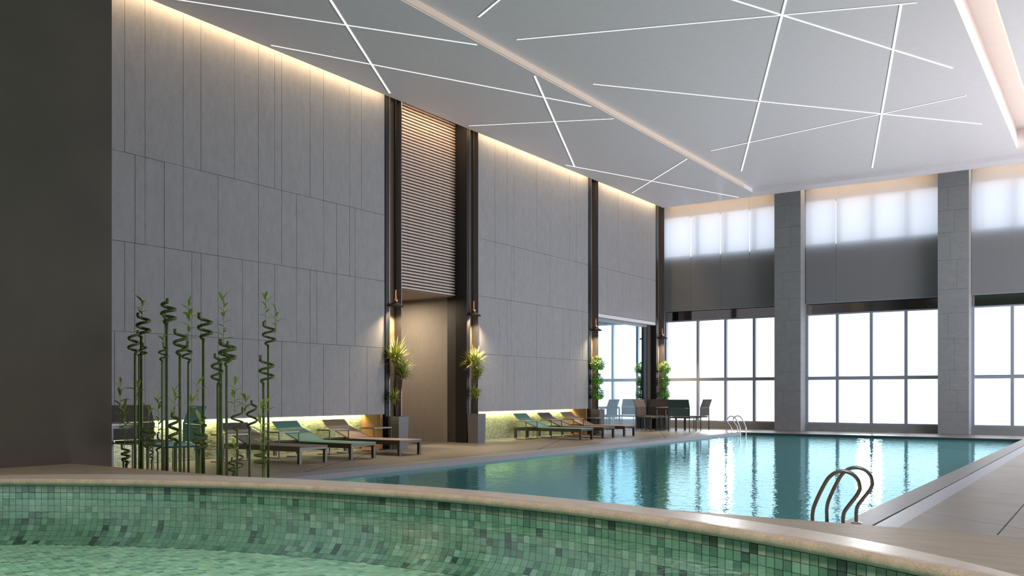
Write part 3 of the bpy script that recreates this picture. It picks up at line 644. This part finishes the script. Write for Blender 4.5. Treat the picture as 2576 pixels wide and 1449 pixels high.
# ================= bamboo =================
BAMBOO = [(-8.347, 5.5, 1.502, -8.375, 1.73, 0.053, 2.2, 0.012, []), (-8.641, 5.74, 1.488, -8.571, 1.621, 0.043, 2, 0.008, []), (-8.958, 5.98, 1.718, -8.922, 1.975, 0.073, 2.2, 0.015, [(-8.951, 1.959, 2.165)]), (-8.069, 5.62, 1.427, -8.05, 1.596, 0.045, 2, 0.009, [(-8.056, 1.596, 1.757)]), (-8.332, 5.86, 1.828, -8.305, 2.078, 0.074, 2.5, 0.015, [(-8.366, 1.83, 1.943)]), (-7.612, 5.5, 1.468, -7.606, 1.716, 0.065, 2.2, 0.013, []), (-7.809, 5.74, 1.413, -7.828, 1.606, 0.049, 2, 0.01, [(-7.809, 1.606, 2.075), (-7.797, 1.866, 1.906)]), (-7.887, 5.98, 1.656, -7.861, 1.919, 0.073, 2.3, 0.014, []), (-7.197, 5.62, 1.188, -7.208, 1.471, 0.053, 2.6, 0.011, []), (-7.455, 5.86, 1.394, -7.352, 1.625, 0.081, 2.3, 0.016, [(-7.418, 1.627, 2.114)]), (-6.917, 5.5, 1.345, -6.9, 1.574, 0.031, 2, 0.011, []), (-6.686, 5.74, 1.19, -6.642, 1.443, 0.07, 2.3, 0.011, []), (-6.897, 5.98, 1.561, -6.885, 1.786, 0.065, 2.2, 0.01, [(-6.937, 1.78, 2.111), (-6.789, 1.72, 1.959)]),
 (-8.501, 5.47, 0.41, -8.466, 0.562, 0.042, 2.3, 0.01, [(-8.487, 0.561, 1.031), (-8.563, 0.735, 1.276)]), (-8.823, 5.71, 0.339, -8.837, 0.466, 0.032, 1.5, 0.013, [(-8.631, 1.062, 1.281)]), (-7.911, 5.35, 0.566, -7.904, 0.8, 0.065, 2.7, 0.014, [(-7.898, 0.8, 1.034)]), (-8.198, 5.59, 0.415, -8.212, 0.572, 0.023, 2, 0.008, []), (-8.446, 5.83, 0.474, -8.398, 0.66, 0.035, 1.2, 0.008, [(-8.439, 0.659, 1.125)]), (-7.645, 5.47, 0.6, -7.664, 0.898, 0.05, 2.6, 0.014, [(-7.658, 0.898, 1.189)]), (-7.642, 5.71, 0.728, -7.586, 0.899, 0.063, 2, 0.008, [(-7.73, 0.897, 1.084)]), (-7.12, 5.35, 0.563, -7.108, 0.756, 0.062, 2.2, 0.015, [(-7.108, 0.756, 0.919), (-7.143, 1.067, 1.252)]), (-6.876, 5.59, 0.746, -6.876, 0.958, 0.059, 1.8, 0.009, [(-6.916, 0.958, 1.265)]), (-6.99, 5.83, 0.758, -6.956, 1.019, 0.05, 2, 0.01, [(-7.06, 0.911, 1.123)]), (-6.756, 5.47, 0.387, -6.712, 0.56, 0.048, 2, 0.007, [(-6.778, 0.558, 0.683)]), (-7.087, 5.71, 0.323, -7.105, 0.472, 0.032, 2, 0.008, []), (-6.237, 5.35, 0.455, -6.268, 0.625, 0.058, 2.5, 0.009, [(-6.273, 0.625, 1.058), (-6.206, 0.93, 1.069)])]
leaf_me = []
for v in range(3):
    q = MB(); n = 6; Lf = .105
    for i in range(n):
        def sec(f_): wv = .0165 * math.sin(math.pi * min(1, f_ * .96 + .04)) ** .8; return (Lf * f_, wv, -.018 * f_ * f_ * (v + .5) + 0)
        x0, w0, z0 = sec(i / n); x1, w1, z1 = sec((i + 1) / n)
        q.face([(x0, 0, z0), (x1, 0, z1), (x1, w1, z1 + w1 * .35), (x0, w0, z0 + w0 * .35)], 0, True); q.face([(x0, -w0, z0 + w0 * .35), (x1, -w1, z1 + w1 * .35), (x1, 0, z1), (x0, 0, z0)], 0, True)
    me = bpy.data.meshes.new('leaf'); me.from_pydata(q.v, [], q.f); me.materials.append(M_bleaf); leaf_me.append(me)
ordn = ['first', 'second', 'third', 'fourth', 'fifth', 'sixth', 'seventh', 'eighth', 'ninth', 'tenth', 'eleventh', 'twelfth', 'thirteenth']
def fwd_px(b): return (.829 * b[0] + .559 * b[1]) / (-.559 * b[0] + .829 * b[1])
talls = sorted(range(13), key=lambda i: fwd_px(BAMBOO[i])); shorts = sorted(range(13, 26), key=lambda i: fwd_px(BAMBOO[i]))
RB = random.Random(11)
for i, (xb, yb, zb, xc, zt, rad, n, th, shoots) in enumerate(BAMBOO):
    tall = i < 13; rank = (talls if tall else shorts).index(i)
    extra = ' with leafy shoots' if shoots else ' without leaves'
    lb = '%s %s spiral-topped bamboo cane from the left%s' % (ordn[rank], 'tall' if tall else 'short', extra)
    t = empty('bamboo_cane', (xb, yb, 0), label=lb, category='bamboo', group='tall curled bamboo canes' if tall else 'short curled bamboo canes')
    P = [(0, 0, 0), (0, 0, zb * .5), (0, 0, zb - .05), (0, 0, zb - .015)]; dx = xc - xb; ph = RB.choice((0, math.pi)) if i != 2 else 0; ph = math.atan2(0, -dx + (.0001 if rank % 2 else -.0001)); n *= .95; steps = int(n * 18)
    for k in range(steps + 1):
        f_ = k / steps; a = ph + f_ * n * 2 * math.pi; ease = min(1, f_ * 5); r_ = rad * ease * (1 - .15 * f_)
        P.append((dx * min(1, f_ * 3) + r_ * math.cos(a), r_ * math.sin(a), zb + .01 + (zt - zb - .03) * f_))
    lx, ly, lz = P[-1]; P += [(lx * .98, ly * .98, lz + .015), (lx * .95, ly, lz + .04)]
    MB().tube(P, th * 1.12, 8).build('stem', M_bamb, t)
    for sx, z0, z1 in shoots:
        sx -= xb; L = max(.08, z1 - z0)
        s = MB(); s.tube([(sx, 0, z0 - .03), (sx + .006, 0, z0 + L * .5), (sx, 0, z1 - .05)], [.0035, .003, .002], 5)
        s = s.build('shoot', M_bleaf, t)
        nl = max(4, int(L / .034)); az = RB.uniform(0, 6.28)
        for j in range(nl):
            f_ = (j + .6) / nl; az += 2.4; el = .35 + .75 * f_ + RB.uniform(-.2, .2)
            o = put('leaf', leaf_me[j % 3], s, (sx + .003, 0, z0 + (L - .05) * f_)); o.rotation_euler = (RB.uniform(-.4, .4), -el, az); sc_ = RB.uniform(.7, 1.15); o.scale = (sc_, sc_, sc_)
tr = empty('planting_trough', (-7.5, 5.66, 0), label='low planting trough of pebbly soil under the bamboo canes', category='planter')
q = MB(); q.box(-1.75, 1.6, -.40, -.38, .0, .09); q.box(-1.75, 1.6, .43, .45, .0, .09); q.box(-1.75, -1.73, -.38, .43, 0, .09); q.box(1.58, 1.6, -.38, .43, 0, .09); q.build('trough_wall', M_black, tr)
MB().box(-1.73, 1.58, -.38, .43, .02, .06).build('soil', M_soil, tr)
